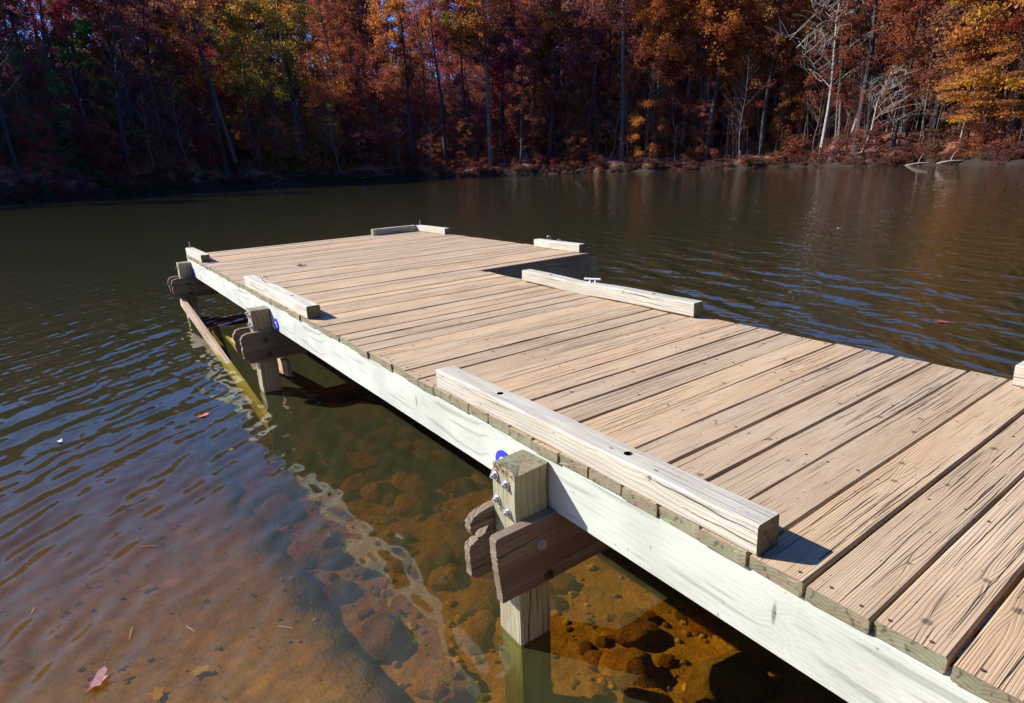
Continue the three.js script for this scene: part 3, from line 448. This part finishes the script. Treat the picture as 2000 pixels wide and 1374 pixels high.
{
  const R = rngOf(313), AZ = [[0, -3.1], [250, 4.8], [500, 14.2], [800, 27.1], [1050, 38.7], [1300, 50], [1500, 58.4], [1750, 67.6], [2000, 75.3]];
  const pick = (a) => a[Math.floor(R() * a.length)];
  const palette = (az) => az < 4 ? ['plum', 'rust', 'crimson', 'plum', 'green'] : az < 14 ? ['rust', 'plum', 'crimson', 'olive', 'rust'] : az < 22 ? ['olive', 'amber', 'orange', 'rust'] : az < 38 ? ['rust', 'orange', 'rust', 'crimson', 'plum'] : az < 48 ? ['rust', 'brown', 'plum', 'orange'] : az < 62 ? ['orange', 'rust', 'rust', 'amber', 'plum'] : ['rust', 'orange', 'plum', 'brown', 'rust'];
  const word = { rust: 'rust-red', orange: 'orange', gold: 'golden', crimson: 'crimson', olive: 'olive-yellow', brown: 'brown', plum: 'dull plum-red', green: 'green', amber: 'amber' };
  // trees that stand out
  const CR = (m, y, s, x = 0, z = 0, sy) => [pick(CROWNS), m, x, y, z, s, sy];
  placeTree('oak_tree', 'thick dark leaning trunk with olive and golden leaves rising from the far bank', undefined, 18.3, 3.5, { trunk: trunkGeo(21, 28, 0.62, { bend: 0.4, limbs: 11, from: 0.45 }), bark: 'dark', lean: 0.035, crowns: [CR('olive', 17, 5.2, -4), CR('gold', 22, 4.6, -2), CR('orange', 14, 3.4, 4.5)] });
  placeTree('oak_tree', 'dark forked trunk leaning in the shaded end of the wood', undefined, 6.6, 12, { trunk: trunkGeo(22, 26, 0.5, { bend: 0.4, limbs: 8, from: 0.5, fork: true }), bark: 'dark', lean: 0.14, crowns: [CR('rust', 20, 5), CR('brown', 15, 4, 4)] });
  placeTree('oak_tree', 'slender blue-grey leaning trunk above the lit slope of fallen leaves', undefined, 13.0, 4.5, { trunk: trunkGeo(23, 26, 0.42, { bend: 0.3, limbs: 8, from: 0.55 }), bark: 'grey', lean: 0.1, crowns: [CR('amber', 20, 4.6), CR('olive', 16, 3.6, 4)] });
  placeTree('maple_tree', 'tall straight dark trunk carrying vivid red-orange leaves', undefined, 27.6, 3.8, { trunk: trunkGeo(24, 27, 0.45, { bend: 0.2, limbs: 10, from: 0.4 }), bark: 'dark', lean: 0.01, crowns: [CR('orange', 21, 4.8), CR('rust', 15, 3.6, -2)] });
  placeTree('maple_tree', 'tall pale-sided trunk beside the crimson tree', undefined, 34.5, 3.2, { trunk: trunkGeo(25, 28, 0.46, { bend: 0.25, limbs: 9, from: 0.5 }), bark: 'grey', lean: 0.02, crowns: [CR('amber', 22, 4.4, 1), CR('olive', 24, 3.6, -3)] });
  placeTree('maple_tree', 'crimson-leaved tree next to the green pine', undefined, 37.2, 9, { trunk: TRUNKS[1], bark: 'dark', h: 0.9, crowns: [CR('crimson', 16, 4.2), CR('crimson', 12, 3.4, -2, 1)] });
  placeTree('pine_tree', 'dark green pine standing among the red trees opposite the dock end', undefined, 40.6, 8, { trunk: trunkGeo(26, 26, 0.42, { bend: 0.1, limbs: 6, from: 0.6 }), bark: 'dark', crowns: [[PINES[0], 'green', 0, 19, 0, 4.6, 5.4]] });
  placeTree('pine_tree', 'dim green pine in the shaded end of the wood', undefined, 3.4, 12, { trunk: trunkGeo(27, 24, 0.4, { bend: 0.1, limbs: 6, from: 0.6 }), bark: 'dark', crowns: [[PINES[1], 'green', 0, 16, 0, 4.2, 6]] });
  placeTree('birch_tree', 'thin white leaning birch trunk with bare twigs', undefined, 43.0, 6, { trunk: trunkGeo(28, 22, 0.22, { bend: 0.12, limbs: 10, from: 0.45, len: 0.13 }), bark: 'pale', lean: -0.13, crowns: [] });
  placeTree('oak_tree', 'straight two-toned tall trunk right of the white birch', undefined, 46.2, 4, { trunk: trunkGeo(29, 30, 0.45, { bend: 0.15, limbs: 8, from: 0.6 }), bark: 'grey', crowns: [CR('brown', 24, 4.2), CR('orange', 19, 3.4, 3)] });
  placeTree('maple_sapling', 'low bright orange sapling at the water by the straight trunk', undefined, 48.4, 3, { trunk: THIN[0], bark: 'dark', h: 0.4, thick: 0.6, crowns: [[pick(CROWNS), 'orange', 0, 4.2, 0, 2.5, 2.3]] });
  placeTree('maple_tree', 'broad glowing orange tree between the straight trunk and the bare pale tree', undefined, 53.5, 6, { trunk: TRUNKS[3], bark: 'grey', crowns: [CR('orange', 18, 5.6), CR('orange', 13, 4.2, 3), CR('amber', 22, 4, -3), CR('rust', 10, 3.6, -3)] });
  const bare = (seed, H, r, o) => trunkGeo(seed, H, r, o);
  { // bare pale tree: limbs that carry twigs
    const twig = (seed, H, r, n, lenk, up, side) => { const Q = rngOf(seed), gs = [limb([V3(0, -0.6, 0), V3(0.25, H * 0.3, 0.1), V3(-0.15, H * 0.65, 0), V3(0.2, H, 0)], r, r * 0.12, 8)]; for (let k = 0; k < n; k++) { const t = 0.28 + 0.7 * (k + Q()) / n, a = Q() * 6.283, l = H * lenk * rr(0.6, 1.2, Q) * (1.25 - t), b = V3(0.1, H * t, 0), e = V3(b.x + Math.cos(a) * l + side * l * 0.6, b.y + l * up, b.z + Math.sin(a) * l), m = b.clone().lerp(e, 0.5).add(V3(0, l * 0.12, 0)); gs.push(limb([b, m, e], r * 0.32 * (1.2 - t), r * 0.06, 5)); for (let j = 0; j < 11; j++) { const s = rr(0.25, 1, Q), f = b.clone().lerp(e, s), w = l * rr(0.25, 0.5, Q), a2 = Q() * 6.283; gs.push(limb([f, V3(f.x + Math.cos(a2) * w * 0.5, f.y + w * rr(0.2, 0.6, Q), f.z + Math.sin(a2) * w * 0.5), V3(f.x + Math.cos(a2) * w, f.y + w * rr(0.4, 1, Q), f.z + Math.sin(a2) * w)], r * 0.15, r * 0.06, 4)); } } return mergeGeometries(gs.map((g) => g.toNonIndexed())); };
    placeTree('bare_tree', 'tall leafless pale tree with many fine branches at the water', undefined, 62.2, 1.5, { trunk: twig(5, 23, 0.25, 30, 0.30, 0.6, 0), bark: 'pale', lean: -0.03 });
    placeTree('bare_tree', 'low leafless pale tree leaning with long sideways branches', undefined, 65.0, 1.4, { trunk: twig(9, 9, 0.16, 18, 0.5, 0.55, 0.75), bark: 'pale', lean: -0.22 });
    placeTree('bare_tree', 'slim leafless pale tree leaning behind the tall bare one', undefined, 64.2, 7, { trunk: twig(12, 20, 0.2, 14, 0.16, 0.7, 0.2), bark: 'pale', lean: -0.16 });
  }
  placeTree('oak_tree', 'large golden-orange oak with drooping sprays of leaves over the water', undefined, 74.3, 3.0, { trunk: trunkGeo(31, 24, 0.42, { bend: 0.5, limbs: 12, from: 0.2, len: 0.3 }), bark: 'dark', crowns: [[SPRAY, 'amber', 0, 13, -0.5, 5.6, 6.6], [SPRAY, 'orange', -1.5, 19, 0, 5.2, 4.6], [SPRAY, 'amber', -1.2, 5.4, -1, 4.2, 2.4]] });
  placeTree('maple_tree', 'yellow-orange tree behind the leaning bare branches', undefined, 67.0, 10, { trunk: TRUNKS[4], bark: 'dark', crowns: [CR('amber', 15, 4), CR('orange', 11, 3.4, 1)] });
  // the first rows of the wood: one by one
  const G = 'trees of the wood along the far shore', MARKS = [[-6, 'shaded end'], [3.4, 'dim pine'], [6.6, 'forked oak'], [13, 'blue-grey trunk'], [18.3, 'thick olive oak'], [27.6, 'red-orange maple'], [34.5, 'pale-sided trunk'], [37.2, 'crimson tree'], [40.6, 'green pine'], [43, 'white birch'], [46.2, 'two-toned trunk'], [53.5, 'glowing orange tree'], [62.2, 'bare pale tree'], [67, 'yellow-orange tree'], [74.3, 'golden oak']];
  for (let k = 0; k < 120; k++) {
    const az = -9 + (k + rr(0.1, 0.9, R)) / 120 * 92, row = k % 3; if (az < 36 && R() < 0.42) continue; const d = [rr(2.5, 6, R), rr(6, 12, R), rr(12, 20, R)][row], m = pick(palette(az)), thin = R() < 0.45, trA = thin ? pick(THIN) : pick(TRUNKS), hk = rr(0.8, 1.15, R), H = (thin ? 18 : 24) * hk, green = m === 'green';
    const bareOne = az < 36 && !green && R() < 0.36;
    const cs = bareOne ? [] : green ? [[pick(PINES), 'green', 0, H * 0.66, 0, 3.4, 5]] : [[pick(R() < 0.3 ? SPARSE : CROWNS), m, rr(-1, 1, R), H * rr(0.72, 0.84, R), rr(-1, 1, R), rr(2.8, 4.4, R)], ...(az < 36 && R() < 0.55 ? [] : [[pick(SPARSE), R() < 0.6 ? m : pick(palette(az)), rr(-1.5, 1.5, R), H * rr(0.4, 0.58, R), rr(-1, 1, R), rr(2.2, 3.4, R)]])];
    const bark = R() < (az > 38 ? 0.4 : az > 28 ? 0.15 : 0) ? 'grey' : 'dark', lean = rr(-0.08, 0.08, R), near = MARKS.reduce((a, b) => Math.abs(b[0] - az) < Math.abs(a[0] - az) ? b : a)[1];
    placeTree('woodland_tree', `${Math.abs(lean) > 0.045 ? 'leaning ' : ''}${thin ? 'slender' : 'tall'} ${bareOne ? 'leafless' : word[m]} tree, ${bark} trunk, ${['at the bank', 'on the lower slope', 'up the slope'][row]} near the ${near}`, G, az, d, { trunk: bareOne ? pick(BARE) : trA, bark, h: hk, thick: rr(0.7, 1.1, R), lean, tip: rr(-0.03, 0.03, R), crowns: cs });
  }
  // the depth of the wood behind them, too dense to tell apart
  const inst = (name, g, m, n, f, label) => { const o = new THREE.InstancedMesh(g, m, n), m4 = new THREE.Matrix4(), q = new THREE.Quaternion(), e = new THREE.Euler(), c = new THREE.Color(); o.name = name; for (let k = 0; k < n; k++) { const r = f(k); q.setFromEuler(e.set(r.tilt || 0, R() * 6.283, r.tilt2 || 0)); m4.compose(r.p, q, r.s); o.setMatrixAt(k, m4); if (r.c) o.setColorAt(k, c.setRGB(...r.c)); } o.castShadow = o.receiveShadow = true; o.userData = { kind: 'stuff', label, category: 'woodland' }; scene.add(o); };
  const lowAz = () => rr(-10, 56, R); const leafAny = new THREE.MeshPhysicalMaterial({ color: lin(1, 1, 1), vertexColors: true, roughness: 1, transmission: 0.5, thickness: 0, specularIntensity: 0.3 }), colOf = (az) => LEAF[pick(palette(az))].color.toArray();
  const spots = []; for (let k = 0; k < 680; k++) { const az = R() < 0.5 ? rr(-30, 38, R) : rr(38, 90, R), d = az < 38 ? 34 + 62 * R() : 18 + 66 * Math.pow(R(), 0.8); spots.push([az, d]); }
  const byK = (k) => spots[k % spots.length];
  [...CROWNS, ...SPARSE].forEach((g, i) => inst('deep_woodland_crowns', g, leafAny, 62, (k) => { const [az, d] = byK(i * 62 + k), p = at(az, d), s = rr(3.2, 5.2, R); p.y += rr(9, 20, R); return { p, s: V3(s, s * rr(0.9, 1.2, R), s), c: colOf(az) }; }, 'dense mass of autumn crowns deep in the wood on the hill'));
  TRUNKS.slice(0, 3).forEach((g, i) => inst('deep_woodland_trunks', g, BARK.dark, 170, (k) => { const [az, d] = byK(i * 170 + k), p = at(az, d), s = rr(0.75, 1.05, R); p.y -= 0.2; return { p, s: V3(s, s, s), tilt: rr(-0.05, 0.05, R), tilt2: rr(-0.05, 0.05, R) }; }, 'dark trunks deep in the wood on the hill'));
  SHRUBS.forEach((g, i) => inst('undergrowth', g, leafAny, 230, (k) => { const az = R() < 0.5 ? rr(-12, 38, R) : rr(38, 84, R), d = Math.pow(R(), 1.4) * 30 + (az < 38 ? 0.2 : 0.7), p = at(az, d), s = rr(0.4, 1.3, R) * (R() < 0.15 ? 1.5 : 1); p.y += s * 0.45; const c = az < 20 && R() < 0.25 ? [0.06, 0.07, 0.025] : colOf(az > 37 && az < 50 ? 30 : az); return { p, s: V3(s, s * rr(0.7, 1.3, R), s), c: c.map((x) => x * 0.75) }; }, 'tangle of russet undergrowth along the far bank'));
  THIN.forEach((g, i) => inst('thicket_of_stems', g, i === 0 ? BARK.pale : i === 1 ? BARK.grey : BARK.dark, i === 0 ? 90 : 150, (k) => { const az = rr(i === 0 ? 38 : i === 1 ? 28 : -10, 84, R), d = rr(2, 26, R), p = at(az, d), s = rr(0.3, 0.8, R); return { p, s: V3(s * 0.6, s, s * 0.6), tilt: rr(-0.1, 0.1, R), tilt2: rr(-0.1, 0.1, R) }; }, 'thin stems of young trees between the trunks'));
  inst('young_foliage', SPARSE[1], leafAny, 620, () => { const az = rr(-12, 86, R), p = at(az, az < 36 ? rr(8, 46, R) : rr(3, 46, R)), s = rr(1.6, 3.4, R); p.y += az < 36 ? rr(4, 10, R) : rr(2, 9.5, R); return { p, s: V3(s, s, s), c: colOf(az) }; }, 'loose low foliage of young trees in the wood');
  // unseen trees added behind the photographer to cut sky light on shaded faces
  const wrap = (a) => (a > 180 ? a - 360 : a);
  [PINES[0], PINES[1], CROWNS[3]].forEach((g, i) => inst('sky_blocking_crowns', g, leafAny, 46, (k) => { const az = wrap(rr(104, 252, R)), p = at(az, rr(3.5, 22, R)), s = rr(2.6, 4.2, R); p.y += rr(2.5, 15, R); return { p, s: V3(s, s, s), c: LEAF.green.color.toArray() }; }, 'unseen green crowns added behind the camera to block sky light'));
  inst('sky_blocking_trunks', TRUNKS[2], BARK.dark, 60, (k) => { const az = wrap(rr(104, 252, R)), p = at(az, rr(4, 22, R)); return { p, s: V3(0.8, 0.8, 0.8) }; }, 'dark trunks of the unseen trees added to block sky light');
  const TWIGGY = [71, 72].map((q) => trunkGeo(q, 11, 0.11, { bend: 0.3, limbs: 46, from: 0.2, len: 0.26, droop: 0.9 })), twigBark = std({ map: barkTex, color: lin(0.15, 0.105, 0.105) });
  TWIGGY.forEach((g) => inst('bare_saplings', g, twigBark, 130, () => { const az = rr(-8, 84, R), p = at(az, rr(1.5, 24, R)), q = rr(0.5, 1.3, R); return { p, s: V3(q, q, q), tilt: rr(-0.12, 0.12, R), tilt2: rr(-0.12, 0.12, R) }; }, 'haze of bare twiggy saplings in the wood'));
  SHRUBS.slice(0, 2).forEach((g) => inst('bank_brush', g, leafAny, 170, () => { const az = rr(-10, 84, R), p = at(az, rr(-0.2, 1.5, R)), q = rr(0.3, 0.85, R); p.y = Math.max(p.y, WATER) + q * 0.35; return { p, s: V3(q * 1.3, q, q * 1.3), c: LEAF[pick(['brown', 'plum', 'brown', 'rust'])].color.toArray().map((v) => v * 0.6) }; }, 'dark brush overhanging the cut bank'));
  inst('low_foliage', SPARSE[2], leafAny, 280, () => { const az = lowAz(), p = at(az, rr(2, 14, R)), q = rr(1.1, 2.2, R); p.y += rr(0.8, 5.5, R); return { p, s: V3(q, q * 0.8, q), c: colOf(az) }; }, 'loose low russet foliage near the far bank');
  // dead wood on the bank
  const log = (label, az, d, l, r, turn, up, bark) => { const p = at(az, d), g = limb([V3(-l / 2, 0, 0), V3(-l * 0.1, 0.1, 0.1), V3(l / 2, 0, 0)], r, r * 0.4, 7), br = limb([V3(0, 0, 0), V3(0.2, 0.5, 0), V3(0.5, 1.0, 0.1)], r * 0.5, r * 0.12, 5), o = tag(mesh('fallen_log', mergeGeometries([g, br]), BARK[bark]), label, 'log'); o.position.set(p.x, Math.max(p.y, WATER) + up, p.z); o.rotation.set(0, -az * D2R + turn, 0.12); };
  for (const [az, d, l, r, t, lab] of [[1.5, 0.3, 4.5, 0.16, 0.5, 'dark log slanting to the water below the dim pine'], [9.5, 0.4, 3.6, 0.12, -0.6, 'grey log on the bank by the forked oak'], [16, 0.2, 3, 0.1, 0.9, 'thin log reaching into the lake by the thick olive oak'], [24, 0.5, 5, 0.14, -0.3, 'long log lying along the bank short of the red-orange maple'], [31, 0.1, 2.6, 0.1, 0.7, 'short log in the water near the pale-sided trunk'], [57, 0.3, 3, 0.11, -0.5, 'log on the bank below the glowing orange tree']]) log(lab, az, d, l, r, t, 0.12, az < 12 ? 'dark' : 'grey');
  log('bleached white log with a broken branch at the water under the golden oak', 71.0, -0.5, 2.0, 0.11, 0.2, 0.25, 'pale');
  log('grey log lying on the bank below the orange sapling', 51.5, 0.6, 3.2, 0.16, -0.2, 0.2, 'grey');
  log('weathered log tipped toward the water by the straight trunk', 43.2, 0.4, 4, 0.13, 0.5, 0.15, 'grey');
  log('pale log half in the lake before the leaning bare tree', 69.0, -0.8, 2.6, 0.1, 0.1, 0.05, 'pale');
}
renderer.render(scene, camera);
